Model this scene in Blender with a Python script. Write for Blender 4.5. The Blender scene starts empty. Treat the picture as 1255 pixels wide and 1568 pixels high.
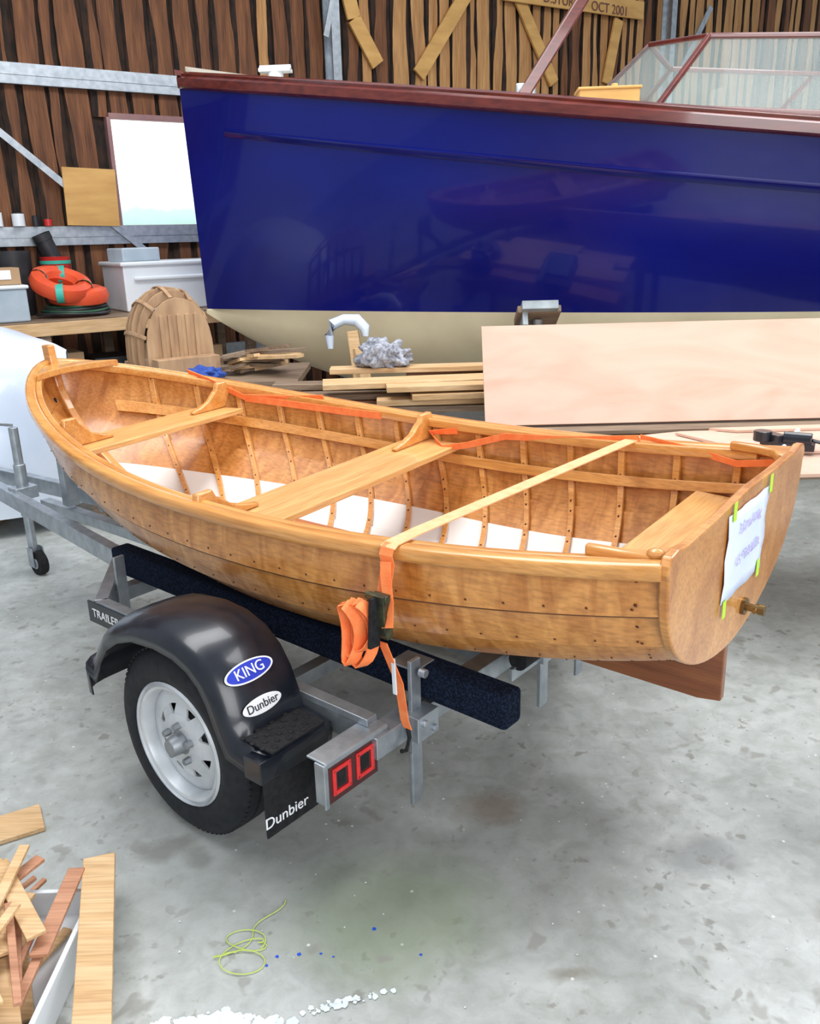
import bpy, math, random, bmesh
from mathutils import Vector as V, Matrix, noise as mnoise
random.seed(7)
SC=bpy.context.scene
# ---------------------------------------------------------------- materials
MATS={}
def _base(name):
    m=bpy.data.materials.new(name); m.use_nodes=True
    nt=m.node_tree; b=nt.nodes['Principled BSDF']
    MATS[name]=m
    return m,nt,b
def c4(c): return (c[0],c[1],c[2],1)
def mat(name,col,rough=.5,metal=0,coat=0.,col2=None,scale=8.,stretch=(1,1,1),bump=0.,bscale=40.,lo=.35,hi=.65,emit=None,alpha=None,detail=4.,dist=0.,crough=.08,spec=None):
    m,nt,b=_base(name)
    b.inputs['Base Color'].default_value=c4(col); b.inputs['Roughness'].default_value=rough
    b.inputs['Metallic'].default_value=metal; b.inputs['Coat Weight'].default_value=coat
    b.inputs['Coat Roughness'].default_value=crough
    if spec is not None: b.inputs['Specular IOR Level'].default_value=spec
    if alpha is not None: b.inputs['Alpha'].default_value=alpha
    if emit: b.inputs['Emission Color'].default_value=c4(emit[0]); b.inputs['Emission Strength'].default_value=emit[1]
    tc=nt.nodes.new('ShaderNodeTexCoord'); mp=nt.nodes.new('ShaderNodeMapping'); mp.inputs['Scale'].default_value=stretch
    nt.links.new(tc.outputs['Object'],mp.inputs['Vector'])
    if col2:
        n=nt.nodes.new('ShaderNodeTexNoise'); n.inputs['Scale'].default_value=scale; n.inputs['Detail'].default_value=detail; n.inputs['Distortion'].default_value=dist
        nt.links.new(mp.outputs[0],n.inputs['Vector'])
        r=nt.nodes.new('ShaderNodeValToRGB'); r.color_ramp.elements[0].position=lo; r.color_ramp.elements[1].position=hi
        r.color_ramp.elements[0].color=c4(col); r.color_ramp.elements[1].color=c4(col2)
        nt.links.new(n.outputs['Fac'],r.inputs['Fac']); nt.links.new(r.outputs['Color'],b.inputs['Base Color'])
    if bump:
        n2=nt.nodes.new('ShaderNodeTexNoise'); n2.inputs['Scale'].default_value=bscale; n2.inputs['Detail'].default_value=3
        nt.links.new(mp.outputs[0],n2.inputs['Vector'])
        bp=nt.nodes.new('ShaderNodeBump'); bp.inputs['Strength'].default_value=bump; bp.inputs['Distance'].default_value=.01
        nt.links.new(n2.outputs['Fac'],bp.inputs['Height']); nt.links.new(bp.outputs[0],b.inputs['Normal'])
    return m
def grain(m,amount=.25,stretch=(2,60,60),scale=3.):
    """multiply a fine fibre grain into an existing wood material"""
    nt=m.node_tree; b=nt.nodes['Principled BSDF']; src=b.inputs['Base Color'].links[0].from_socket
    tc=nt.nodes.new('ShaderNodeTexCoord'); mp=nt.nodes.new('ShaderNodeMapping'); mp.inputs['Scale'].default_value=stretch
    n=nt.nodes.new('ShaderNodeTexNoise'); n.inputs['Scale'].default_value=scale; n.inputs['Detail'].default_value=4
    r=nt.nodes.new('ShaderNodeValToRGB'); r.color_ramp.elements[0].position=.3; r.color_ramp.elements[1].position=.6
    k=1-amount; r.color_ramp.elements[0].color=(k,k*.95,k*.9,1); r.color_ramp.elements[1].color=(1,1,1,1)
    x=nt.nodes.new('ShaderNodeMix'); x.data_type='RGBA'; x.blend_type='MULTIPLY'; x.inputs[0].default_value=1
    L=nt.links.new; L(tc.outputs['Object'],mp.inputs['Vector']); L(mp.outputs[0],n.inputs['Vector']); L(n.outputs['Fac'],r.inputs['Fac'])
    L(src,x.inputs[6]); L(r.outputs['Color'],x.inputs[7]); L(x.outputs[2],b.inputs['Base Color'])
    return m
varn=grain(mat('varnished_ply',(.47,.165,.030),.32,0,.45,(.76,.355,.10),3.0,(6,1.8,1.8),lo=.30,hi=.70,detail=7,dist=1.1,crough=.12),.28,(8,40,40))
lapshade=mat('painted_lap_shadow',(.10,.032,.008),.5,0,.1,(.16,.055,.015),6)  # dark tone paints in the shadow line under each plank lap
varn2=grain(mat('varnished_rail',(.62,.25,.052),.28,0,.6,(.78,.39,.12),3.,(1,8,8),lo=.3,hi=.7,dist=.6,crough=.08),.25)
varn3=grain(mat('varnished_thwart',(.72,.37,.12),.32,0,.4,(.84,.48,.19),2.5,(6,.8,6),lo=.3,hi=.7,dist=.8),.25,(60,3,60))
floorb=grain(mat('bottom_board',(.42,.13,.045),.4,0,.3,(.58,.22,.085),3.,(1,12,8),lo=.3,hi=.7),.25)
skegm=grain(mat('skeg_wood',(.20,.06,.022),.4,0,.3,(.31,.11,.038),3,(1,8,8)),.25)
whitei=mat('white_bilge_paint',(.86,.84,.80),.35,0,.2,(.80,.78,.74),5)
copper=mat('copper_rivet',(.12,.035,.015),.45,.5)
brass=mat('brass',(.36,.22,.08),.35,1.,0,(.2,.13,.06),30)
galv=mat('galvanised_steel',(.50,.54,.58),.42,.8,0,(.34,.38,.42),22,lo=.3,hi=.7,bump=.05)
galvd=mat('galvanised_dull',(.33,.35,.37),.5,.6,0,(.24,.26,.28),16)
blackp=mat('black_plastic',(.006,.008,.014),.28,0,.25,(.012,.014,.022),20)
blackm=mat('black_matte',(.010,.010,.012),.75,0,0,(.018,.018,.02),60,bump=.3,bscale=200,spec=.25)
rubber=mat('tyre_rubber',(.010,.012,.016),.65,0,0,(.018,.020,.024),40,bump=.1,spec=.3)
rimm=mat('rim_silver',(.66,.69,.72),.35,.3,0,(.55,.58,.61),15)
carpet=mat('bunk_carpet',(.006,.010,.022),.95,0,0,(.018,.03,.065),160,bump=1.,bscale=300,lo=.45,hi=.6,spec=.1)
orange=mat('orange_webbing',(.95,.20,.05),.6,0,0,(.98,.27,.08),40,bump=.2,bscale=300)
peach=mat('sunfaded_webbing',(.84,.42,.19),.6,0,0,(.90,.50,.26),40,bump=.2,bscale=300)
ratch=mat('ratchet_metal',(.10,.10,.05),.45,.6,0,(.04,.04,.03),40)
paper=mat('paper_note',(.74,.80,.96),.8,0,0,(.68,.75,.94),4)
ink=mat('ink',(.55,.50,.75),.8,0,0,(.58,.55,.78),5)
tapeg=mat('green_tape',(.55,.85,.05),.6,0,0,(.5,.8,.05),5)
hullblue=mat('blue_gelcoat',(.0005,.0025,.100),.24,0,.42,(.001,.006,.16),.6,crough=.05,spec=.3,bump=.35,bscale=1.6,stretch=(1,1,2))
creamm=mat('cream_antifoul',(.66,.57,.38),.5,0,.1,(.58,.49,.32),3)
maroon=mat('mahogany_gloss',(.085,.012,.010),.25,0,.6,(.14,.022,.015),4,(1,8,8))
deckm=mat('deck_paint',(.55,.50,.42),.5,0,0,(.5,.45,.38),4)
glass=mat('windscreen_glass',(.60,.72,.70),.05,0,0,(.56,.68,.68),2,alpha=.22)
redl=mat('red_lens',(.72,.03,.03),.25,0,.3,(.6,.02,.02),40)
darkred=mat('dark_lens',(.07,.012,.015),.3,0,.3,(.05,.01,.012),40)
white=mat('white_plastic',(.80,.83,.86),.4,0,0,(.72,.76,.80),4)
tarpw=mat('white_plastic_sheet',(.78,.84,.92),.3,0,.3,(.60,.68,.82),3,(1,1,.4),bump=.5,bscale=5)
blues=mat('sticker_blue',(.02,.04,.45),.4,0,.2,(.02,.05,.5),4)
whites=mat('sticker_white',(.9,.9,.92),.4,0,.1,(.85,.86,.9),4)
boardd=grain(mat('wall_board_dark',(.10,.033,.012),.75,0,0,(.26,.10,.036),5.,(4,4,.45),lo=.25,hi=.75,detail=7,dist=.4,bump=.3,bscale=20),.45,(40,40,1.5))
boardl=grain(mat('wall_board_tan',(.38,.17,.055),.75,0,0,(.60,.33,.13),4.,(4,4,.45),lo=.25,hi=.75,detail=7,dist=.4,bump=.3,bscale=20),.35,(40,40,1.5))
bark=mat('bark_edge',(.012,.008,.006),.9,0,0,(.045,.020,.011),20,(1,1,.4),bump=.5,bscale=30)
plyp=mat('pink_plywood',(.66,.445,.345),.65,0,0,(.56,.345,.25),1.2,(1,1,3),lo=.38,hi=.78,detail=7,dist=2.8)
pine=grain(mat('pine_board',(.76,.52,.29),.6,0,0,(.60,.37,.17),3,(1.5,9,9),lo=.3,hi=.7,detail=5,dist=.5),.25)
pinkb=grain(mat('meranti_board',(.58,.30,.18),.6,0,0,(.45,.20,.11),3,(1.5,9,9),lo=.3,hi=.7,detail=5),.25)
pineg=grain(mat('weathered_board',(.32,.23,.155),.7,0,0,(.18,.12,.08),3,(1.5,9,9),lo=.3,hi=.7,detail=5),.35)
plyt=mat('tan_plywood',(.66,.38,.12),.6,0,0,(.52,.28,.08),3,(1,1,4))
mdf=mat('mould_ply',(.34,.20,.11),.7,0,0,(.50,.32,.18),9,(2,2,.4))
cardb=mat('cardboard',(.45,.29,.16),.8,0,0,(.38,.24,.13),6)
lifeo=mat('lifebuoy_orange',(.80,.10,.03),.45,0,0,(.7,.08,.03),8)
redp=mat('red_plastic',(.65,.03,.02),.4,0,0,(.5,.02,.02),8)
greenp=mat('green_hose',(.01,.06,.03),.5,0,0,(.02,.10,.05),8)
tealp=mat('teal_tape',(.05,.45,.35),.5,0,0,(.05,.4,.3),8)
blackt=mat('black_tub',(.015,.015,.018),.5,0,0,(.03,.03,.035),10)
clearp=mat('clear_tub',(.45,.52,.58),.3,0,0,(.35,.42,.48),5)
ragg=mat('grey_rag',(.16,.17,.21),.95,0,0,(.42,.43,.48),50,bump=1,bscale=40)
ragb=mat('blue_cloth',(.02,.05,.28),.9,0,0,(.04,.10,.4),20,bump=1,bscale=40)
greypad=mat('stand_pad',(.35,.40,.42),.6,.2,0,(.22,.25,.27),8)
winf=mat('window_frame_paint',(.30,.16,.15),.6,0,0,(.24,.12,.12),8)
stringy=mat('yellow_string',(.55,.68,.12),.7,0,0,(.48,.62,.1),8)
bluepaint=mat('blue_paint_drop',(.01,.08,.60),.4,0,.2,(.01,.09,.65),8)
whitepaint=mat('white_paint_spill',(.78,.84,.87),.6,0,0,(.62,.69,.72),30)

def floor_mat():
    m,nt,b=_base('concrete_floor')
    N=nt.nodes.new; L=nt.links.new
    tc=N('ShaderNodeTexCoord')
    def noise(sc,det=5,dist=0.,rough=.55):
        n=N('ShaderNodeTexNoise'); n.inputs['Scale'].default_value=sc; n.inputs['Detail'].default_value=det; n.inputs['Distortion'].default_value=dist; n.inputs['Roughness'].default_value=rough
        L(tc.outputs['Object'],n.inputs['Vector']); return n
    def ramp(src,p0,c0,p1,c1):
        r=N('ShaderNodeValToRGB'); r.color_ramp.elements[0].position=p0; r.color_ramp.elements[1].position=p1
        r.color_ramp.elements[0].color=c4(c0); r.color_ramp.elements[1].color=c4(c1); L(src,r.inputs['Fac']); return r
    def mix(fac,a,c,mode='MIX'):
        x=N('ShaderNodeMix'); x.data_type='RGBA'; x.blend_type=mode
        if isinstance(fac,float): x.inputs[0].default_value=fac
        else: L(fac,x.inputs[0])
        if isinstance(a,tuple): x.inputs[6].default_value=c4(a)
        else: L(a,x.inputs[6])
        if isinstance(c,tuple): x.inputs[7].default_value=c4(c)
        else: L(c,x.inputs[7])
        return x.outputs[2]
    base=ramp(noise(1.9,10,.5,.66).outputs['Fac'],.33,(.33,.35,.335),.66,(.57,.595,.58)).outputs['Color']
    m2=ramp(noise(14,6,.5,.65).outputs['Fac'],.36,(.80,.80,.78),.60,(1,1,1)).outputs['Color']
    col=mix(1.,base,m2,'MULTIPLY')
    for sc,th,selsc,cc,am in ((17,.63,2.4,(.22,.215,.19),.75),(9,.63,1.7,(.25,.245,.22),.65),(38,.65,3.1,(.22,.21,.185),.6)):
        bl=ramp(noise(sc,3,.3,.5).outputs['Fac'],th,(0,0,0),th+.05,(am,)*3).outputs['Color']
        bl2=ramp(noise(selsc,3).outputs['Fac'],.40,(0,0,0),.56,(1,1,1)).outputs['Color']
        col=mix(mix(1.,bl,bl2,'MULTIPLY'),col,cc)
    def blob(cx,cy,rx,ry,c,strength,col):
        mp=N('ShaderNodeMapping'); mp.vector_type='POINT'
        mp.inputs['Location'].default_value=(-cx/rx,-cy/ry,0); mp.inputs['Scale'].default_value=(1/rx,1/ry,0)
        nn=noise(7,4); ad=N('ShaderNodeMix'); ad.data_type='RGBA'; ad.blend_type='LINEAR_LIGHT'; ad.inputs[0].default_value=.08
        L(tc.outputs['Object'],ad.inputs[6]); L(nn.outputs['Color'],ad.inputs[7]); L(ad.outputs[2],mp.inputs['Vector'])
        g=N('ShaderNodeTexGradient'); g.gradient_type='SPHERICAL'; L(mp.outputs[0],g.inputs['Vector'])
        r=ramp(g.outputs['Fac'],0,(0,0,0),.6,(strength,)*3).outputs['Color']
        return mix(r,col,c)
    col=blob(-.06,1.68,.32,.26,(.22,.31,.14),.58,col)
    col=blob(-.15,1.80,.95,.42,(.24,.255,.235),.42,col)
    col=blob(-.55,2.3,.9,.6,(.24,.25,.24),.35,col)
    col=blob(.74,1.86,.15,.09,(.22,.23,.23),.65,col)
    col=blob(.22,2.07,.13,.08,(.25,.20,.16),.7,col)
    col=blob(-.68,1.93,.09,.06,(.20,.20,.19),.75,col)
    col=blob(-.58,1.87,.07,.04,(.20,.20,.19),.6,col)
    col=blob(1.0,1.62,.08,.05,(.23,.21,.18),.65,col)
    col=blob(.33,1.48,.07,.03,(.22,.2,.16),.65,col)
    vo=N('ShaderNodeTexVoronoi'); vo.inputs['Scale'].default_value=22; L(tc.outputs['Object'],vo.inputs['Vector'])
    sp=ramp(vo.outputs['Distance'],.06,(.8,.8,.8),.11,(0,0,0)).outputs['Color']
    sel=ramp(noise(6,2).outputs['Fac'],.54,(0,0,0),.58,(1,1,1)).outputs['Color']
    col=mix(mix(1.,sp,sel,'MULTIPLY'),col,(.78,.80,.78))
    for vs_,r0,ns,cc in ((8,.19,3.1,(.26,.255,.235)),(13,.20,4.1,(.27,.265,.245))):
        vo2=N('ShaderNodeTexVoronoi'); vo2.inputs['Scale'].default_value=vs_; 
        ad=N('ShaderNodeMix'); ad.data_type='RGBA'; ad.blend_type='LINEAR_LIGHT'; ad.inputs[0].default_value=.035
        L(tc.outputs['Object'],ad.inputs[6]); L(noise(22,3).outputs['Color'],ad.inputs[7]); L(ad.outputs[2],vo2.inputs['Vector'])
        sp2=ramp(vo2.outputs['Distance'],r0*.45,(1,1,1),r0,(0,0,0)).outputs['Color']
        sel2=ramp(noise(ns,2).outputs['Fac'],.50,(0,0,0),.55,(.6,)*3).outputs['Color']
        col=mix(mix(1.,sp2,sel2,'MULTIPLY'),col,cc)
    L(col,b.inputs['Base Color'])
    rr=ramp(noise(3,5).outputs['Fac'],.35,(.30,)*3,.7,(.55,)*3); L(rr.outputs['Color'],b.inputs['Roughness'])
    bp=N('ShaderNodeBump'); bp.inputs['Strength'].default_value=.10; bp.inputs['Distance'].default_value=.01
    L(noise(25,4).outputs['Fac'],bp.inputs['Height']); L(bp.outputs[0],b.inputs['Normal'])
    return m
floorm=floor_mat()
def pane_mat():
    m,nt,b=_base('daylit_window_pane'); N=nt.nodes.new; L=nt.links.new
    tc=N('ShaderNodeTexCoord'); sx=N('ShaderNodeSeparateXYZ'); L(tc.outputs['Object'],sx.inputs[0])
    ns=N('ShaderNodeTexNoise'); ns.inputs['Scale'].default_value=9; L(tc.outputs['Object'],ns.inputs['Vector'])
    ad=N('ShaderNodeMath'); ad.operation='MULTIPLY_ADD'; ad.inputs[1].default_value=.12; L(ns.outputs['Fac'],ad.inputs[0]); L(sx.outputs[2],ad.inputs[2])
    r=N('ShaderNodeValToRGB'); e=r.color_ramp.elements; mr=N('ShaderNodeMapRange'); mr.inputs[1].default_value=1.70; mr.inputs[2].default_value=2.5
    L(ad.outputs[0],mr.inputs[0]); L(mr.outputs[0],r.inputs['Fac'])
    e[0].position=.05; e[0].color=(.30,.46,.42,1); e[1].position=.6; e[1].color=(.97,1,1,1); x=e.new(.20); x.color=(.38,.54,.56,1); x=e.new(.32); x.color=(.80,.93,.97,1)
    L(r.outputs['Color'],b.inputs['Emission Color']); b.inputs['Emission Strength'].default_value=1.9; b.inputs['Base Color'].default_value=(.1,.1,.1,1); b.inputs['Roughness'].default_value=.1
    return m
panem=pane_mat()
# ---------------------------------------------------------------- mesh helper
def frame(t,up=V((0,0,1))):
    t=t.normalized()
    if abs(t.dot(up))>.98: up=V((1,0,0)) if abs(t.x)<.9 else V((0,1,0))
    s=t.cross(up).normalized(); u=s.cross(t).normalized()
    return t,s,u
class MB:
    def __init__(s): s.v=[];s.f=[];s.m=[]
    def add(s,vs,fs,mi=0):
        o=len(s.v); s.v+=[tuple(x) for x in vs]; s.f+=[tuple(i+o for i in f) for f in fs]; s.m+=[mi]*len(fs)
    def box(s,c,d,mi=0,R=None):
        c=V(c);vs=[]
        for x in(-.5,.5):
            for y in(-.5,.5):
                for z in(-.5,.5):
                    p=V((x*d[0],y*d[1],z*d[2]))
                    if R is not None: p=R@p
                    vs.append(c+p)
        s.add(vs,[(0,1,3,2),(4,6,7,5),(0,4,5,1),(2,3,7,6),(0,2,6,4),(1,5,7,3)],mi)
    def beam(s,p1,p2,w,h,mi=0,up=V((0,0,1))):
        p1=V(p1);p2=V(p2);t,sd,u=frame(p2-p1,V(up))
        R=Matrix((t,sd,u)).transposed(); s.box((p1+p2)/2,((p2-p1).length,w,h),mi,R)
    def cyl(s,p1,p2,r1,r2=None,n=16,mi=0):
        p1=V(p1);p2=V(p2); r2=r1 if r2 is None else r2
        t,a,b=frame(p2-p1); vs=[]
        for i in range(n):
            k=2*math.pi*i/n; d=a*math.cos(k)+b*math.sin(k); vs+= [p1+d*r1,p2+d*r2]
        fs=[(2*i,2*i+1,(2*i+3)%(2*n),(2*i+2)%(2*n)) for i in range(n)]
        fs+=[tuple(range(0,2*n,2)),tuple(range(2*n-1,0,-2))]
        s.add(vs,fs,mi)
    def tube(s,pts,r,n=8,mi=0,closed=False):
        pts=[V(p) for p in pts]; N=len(pts); vs=[]
        up=V((0,0,1))
        for i in range(N):
            if closed: t=pts[(i+1)%N]-pts[i-1]
            else: t=pts[min(i+1,N-1)]-pts[max(i-1,0)]
            t,a,b=frame(t,up); rr=r[i] if isinstance(r,(list,tuple)) else r
            for k in range(n):
                g=2*math.pi*k/n; vs.append(pts[i]+a*math.cos(g)*rr+b*math.sin(g)*rr)
        fs=[]
        for i in range(N if closed else N-1):
            for k in range(n):
                j=(i+1)%N; fs.append((i*n+k,i*n+(k+1)%n,j*n+(k+1)%n,j*n+k))
        if not closed: fs+=[tuple(range(n-1,-1,-1)),tuple((N-1)*n+k for k in range(n))]
        s.add(vs,fs,mi)
    def loops(s,rings,mi=0,caps=True,mis=None):
        n=len(rings[0]); vs=[p for r in rings for p in r]; o=len(s.v)
        s.v+=[tuple(p) for p in vs]
        for i in range(len(rings)-1):
            for k in range(n):
                s.f.append((o+i*n+k,o+i*n+(k+1)%n,o+(i+1)*n+(k+1)%n,o+(i+1)*n+k)); s.m.append(mis[k] if mis else mi)
        if caps:
            s.f.append(tuple(o+k for k in range(n-1,-1,-1))); s.m.append(mi)
            s.f.append(tuple(o+(len(rings)-1)*n+k for k in range(n))); s.m.append(mi)
    def grid(s,rows,mi=0,flip=False):
        n=len(rows[0]); o=len(s.v); s.v+=[tuple(p) for r in rows for p in r]
        for i in range(len(rows)-1):
            for k in range(n-1):
                q=(o+i*n+k,o+i*n+k+1,o+(i+1)*n+k+1,o+(i+1)*n+k)
                s.f.append(q[::-1] if flip else q); s.m.append(mi)
    def lathe(s,prof,c,ax,n=32,mi=0,mis=None,closed=False):
        c=V(c); t,a,b=frame(V(ax)); rings=[]
        for (r,h) in prof: rings.append([c+t*h+(a*math.cos(2*math.pi*k/n)+b*math.sin(2*math.pi*k/n))*r for k in range(n)])
        o=len(s.v); s.v+=[tuple(p) for r in rings for p in r]; R=len(rings)
        for i in range(R if closed else R-1):
            j=(i+1)%R
            for k in range(n):
                s.f.append((o+i*n+k,o+i*n+(k+1)%n,o+j*n+(k+1)%n,o+j*n+k)); s.m.append(mis[i] if mis else mi)
    def prism(s,poly,o,ux,uy,th,mi=0):
        o=V(o);ux=V(ux);uy=V(uy);n=ux.cross(uy).normalized(); N=len(poly)
        A=[o+ux*x+uy*y-n*th/2 for x,y in poly];B=[o+ux*x+uy*y+n*th/2 for x,y in poly]
        s.add(A+B,[tuple(range(N-1,-1,-1)),tuple(range(N,2*N))]+[(i,(i+1)%N,N+(i+1)%N,N+i) for i in range(N)],mi)
    def ribbon(s,pts,w,wd,th=.003,mi=0):
        pts=[V(p) for p in pts]; wds=wd if isinstance(wd,list) else [V(wd)]*len(pts); rings=[]
        for i,p in enumerate(pts):
            t=(pts[min(i+1,len(pts)-1)]-pts[max(i-1,0)]).normalized(); a=wds[i].normalized(); a=(a-t*a.dot(t)).normalized(); n=t.cross(a)
            rings.append([p-a*w/2-n*th/2,p+a*w/2-n*th/2,p+a*w/2+n*th/2,p-a*w/2+n*th/2])
        s.loops(rings,mi)
    def dome(s,c,r,n=8,mi=0,sc=(1,1,1),k=3):
        c=V(c); rings=[]
        for i in range(k*2+1):
            ph=-math.pi/2+math.pi*i/(k*2); rr=max(math.cos(ph),.02)*r
            rings.append([c+V((rr*math.cos(2*math.pi*j/n)*sc[0],rr*math.sin(2*math.pi*j/n)*sc[1],r*math.sin(ph)*sc[2])) for j in range(n)])
        s.loops(rings,mi)
    def obj(s,name,mats,parent=None,smooth=False,bevel=0.,solid=0.,subs=0,loc=None,rot=None,angle=40):
        me=bpy.data.meshes.new(name); me.from_pydata(s.v,[],s.f); 
        for m in mats: me.materials.append(m)
        for p,i in zip(me.polygons,s.m): p.material_index=i
        me.update()
        bm=bmesh.new(); bm.from_mesh(me); bmesh.ops.recalc_face_normals(bm,faces=bm.faces); bm.to_mesh(me); bm.free()
        o=bpy.data.objects.new(name,me); SC.collection.objects.link(o)
        if parent: o.parent=parent
        if loc: o.location=loc
        if rot: o.rotation_euler=rot
        if solid:
            q=o.modifiers.new('solid','SOLIDIFY'); q.thickness=solid; q.offset=0
        if bevel:
            q=o.modifiers.new('bevel','BEVEL'); q.width=bevel; q.segments=2; q.limit_method='ANGLE'; q.angle_limit=math.radians(40)
        if smooth:
            me.polygons.foreach_set('use_smooth',[True]*len(me.polygons))
            try: me.set_sharp_from_angle(angle=math.radians(angle))
            except Exception: pass
        return o
def empty(name,loc=(0,0,0),rot=(0,0,0)):
    e=bpy.data.objects.new(name,None); e.empty_display_size=.1; e.location=loc; e.rotation_euler=rot; SC.collection.objects.link(e); return e
def text(name,body,loc,ux,uy,size,m,parent,ext=.0008,align='CENTER'):
    c=bpy.data.curves.new(name,'FONT'); c.body=body; c.size=size; c.extrude=ext; c.align_x=align; c.align_y='CENTER'
    c.materials.append(m); o=bpy.data.objects.new(name,c); SC.collection.objects.link(o); o.parent=parent
    ux=V(ux).normalized(); uy=V(uy); uy=(uy-ux*uy.dot(ux)).normalized(); n=ux.cross(uy)
    M4=Matrix((ux,uy,n)).transposed().to_4x4(); M4.translation=V(loc); o.matrix_local=M4
    return o
# ---------------------------------------------------------------- camera
H=1.57; p=.314; roll=.0245
fw=V((0,math.cos(p),-math.sin(p))); up=V((0,math.sin(p),math.cos(p))); rt=V((1,0,0))
r2=rt*math.cos(roll)-up*math.sin(roll); u2=rt*math.sin(roll)+up*math.cos(roll)
cam=bpy.data.cameras.new('camera'); co=bpy.data.objects.new('camera',cam); SC.collection.objects.link(co)
M4=Matrix((r2,u2,-fw)).transposed().to_4x4(); M4.translation=V((0,0,H)); co.matrix_world=M4
cam.sensor_fit='VERTICAL'; cam.sensor_height=36; cam.lens=36*1310/1568; cam.clip_start=.05
SC.camera=co
# ---------------------------------------------------------------- room
b=MB(); b.add([(-9,-5,0),(12,-5,0),(12,16,0),(-9,16,0)],[(0,1,2,3)]); b.obj('floor',[floorm])
WA=math.radians(35); WC=V((0,8.93,0))
wall=empty('wall_back',WC,(0,0,WA))
def WL(a,h,off): return V((a,-off,h))
wa0,wa1,wz0,wz1=-2.80,-2.06,1.68,2.49
b=MB(); TOP=4.6
def panel(a0,a1,z0,z1): b.box(((a0+a1)/2,.03,(z0+z1)/2),(a1-a0,.03,z1-z0),0)
panel(-8,wa0,0,TOP);panel(wa1,10,0,TOP);panel(wa0,wa1,0,wz0);panel(wa0,wa1,wz1,TOP)
b.obj('backing',[bark],wall)
b=MB(); a=-8.
while a<10:
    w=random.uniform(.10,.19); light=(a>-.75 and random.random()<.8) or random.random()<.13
    segs=[(0,TOP)]
    if a+w>wa0 and a<wa1: segs=[(0,wz0),(wz1,TOP)]
    for (z0,z1) in segs:
        n=max(3,int((z1-z0)/.07)); rows=[]
        ph=random.uniform(0,99); em=random.uniform(.006,.026); tl=random.uniform(-.012,.012)
        for i in range(n+1):
            z=z0+(z1-z0)*i/n
            e1=tl*(z-2)*.5+.008*mnoise.noise(V((ph,z*1.2,0)))+.005*mnoise.noise(V((ph,z*8,0))); e2=tl*(z-2)*.5+.008*mnoise.noise(V((ph+50,z*1.2,0)))+.005*mnoise.noise(V((ph+50,z*8,0)))
            k1=max(em*(1.0+2.6*mnoise.noise(V((ph,z*1.8,7)))),.002); k2=max(em*(1.0+2.6*mnoise.noise(V((ph,z*1.8,17)))),.002)
            k1=min(k1,w*.42);k2=min(k2,w*.42)
            rows.append([V((a+e1,0,z)),V((a+k1+e1,-.022,z)),V((a+w*.5,-.026,z)),V((a+w-k2+e2,-.022,z)),V((a+w+e2,0,z))])
        for i in range(n):
            for k in range(4):
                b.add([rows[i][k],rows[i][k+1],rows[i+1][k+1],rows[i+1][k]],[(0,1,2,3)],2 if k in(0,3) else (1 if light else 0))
    a+=w+random.uniform(.004,.035)
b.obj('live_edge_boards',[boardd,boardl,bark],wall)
b=MB()
for z0 in (2.68,1.555,.55):
    h=.13
    for (a0,a1) in ((-8,-.80),(-.75,10)):
        if z0>2 and a0>-1: continue
        b.box(((a0+a1)/2,-.075,z0+h/2),(a1-a0,.012,h),0); b.box(((a0+a1)/2,-.05,z0+h),(a1-a0,.06,.010),0); b.box(((a0+a1)/2,-.05,z0),(a1-a0,.06,.010),0)
        b.box(((a0+a1)/2,-.084,z0+h*.5),(a1-a0,.008,.02),0)
for aa in (-.78,3.69,-6.6,8.2):
    b.box((aa,-.10,TOP/2),(.012,.14,TOP),0); b.box((aa,-.17,TOP/2),(.085,.012,TOP),0); b.box((aa,-.035,TOP/2),(.085,.012,TOP),0)
b.beam(WL(-4.6,3.2,.11),WL(-2.62,1.47,.11),.05,.012,0,up=(0,1,0)); b.beam(WL(-.9,3.2,.2),WL(-.55,4.4,.2),.05,.012,0,up=(0,1,0))
b.beam(WL(3.7,3.1,.2),WL(4.3,4.0,.2),.07,.012,0,up=(0,1,0))
b.obj('steel_girts_and_posts',[galv],wall)
b=MB()
b.beam(WL(.18,3.0,.06),WL(.82,3.82,.06),.14,.03,0,up=(0,1,0)); b.beam(WL(1.44,3.78,.06),WL(1.95,3.05,.06),.13,.03,0,up=(0,1,0))
b.beam(WL(-.66,3.9,.06),WL(-.52,3.4,.06),.14,.03,0,up=(0,1,0));b.beam(WL(-.52,3.4,.06),WL(-.28,3.05,.06),.14,.03,0,up=(0,1,0))
b.beam(WL(2.9,3.75,.06),WL(2.75,3.1,.06),.13,.03,0,up=(0,1,0))
b.obj('timber_braces',[plyt],wall,bevel=.005)
b=MB(); b.beam(WL(1.2,3.82,.10),WL(3.25,3.86,.10),.18,.025,0,up=(0,1,0)); b.obj('carved_name_board',[plyt],wall,bevel=.006)
text('carved_lettering','D.STURT     OCT 2001',WL(2.35,3.815,.118),(1,0,0),(0,0,1),.13,maroon,wall)
win=empty('window_1',WC,(0,0,WA))
b=MB()
for (a0,a1,z0,z1) in ((wa0-.02,wa0+.012,wz0,wz1),(wa1-.02,wa1+.02,wz0,wz1),(wa0,wa1,wz0-.03,wz0+.012),(wa0,wa1,wz1-.012,wz1+.03)):
    b.box(((a0+a1)/2,-.01,(z0+z1)/2),(a1-a0,.10,z1-z0),0)
b.box(((wa0+wa1)/2+.31,0,(wz0+wz1)/2),(.02,.03,wz1-wz0),1)
b.obj('frame',[winf,white],win,bevel=.004)
b=MB(); b.box(((wa0+wa1)/2,.0,(wz0+wz1)/2),(wa1-wa0,.004,wz1-wz0),0)
b.obj('pane',[panem],win)
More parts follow.
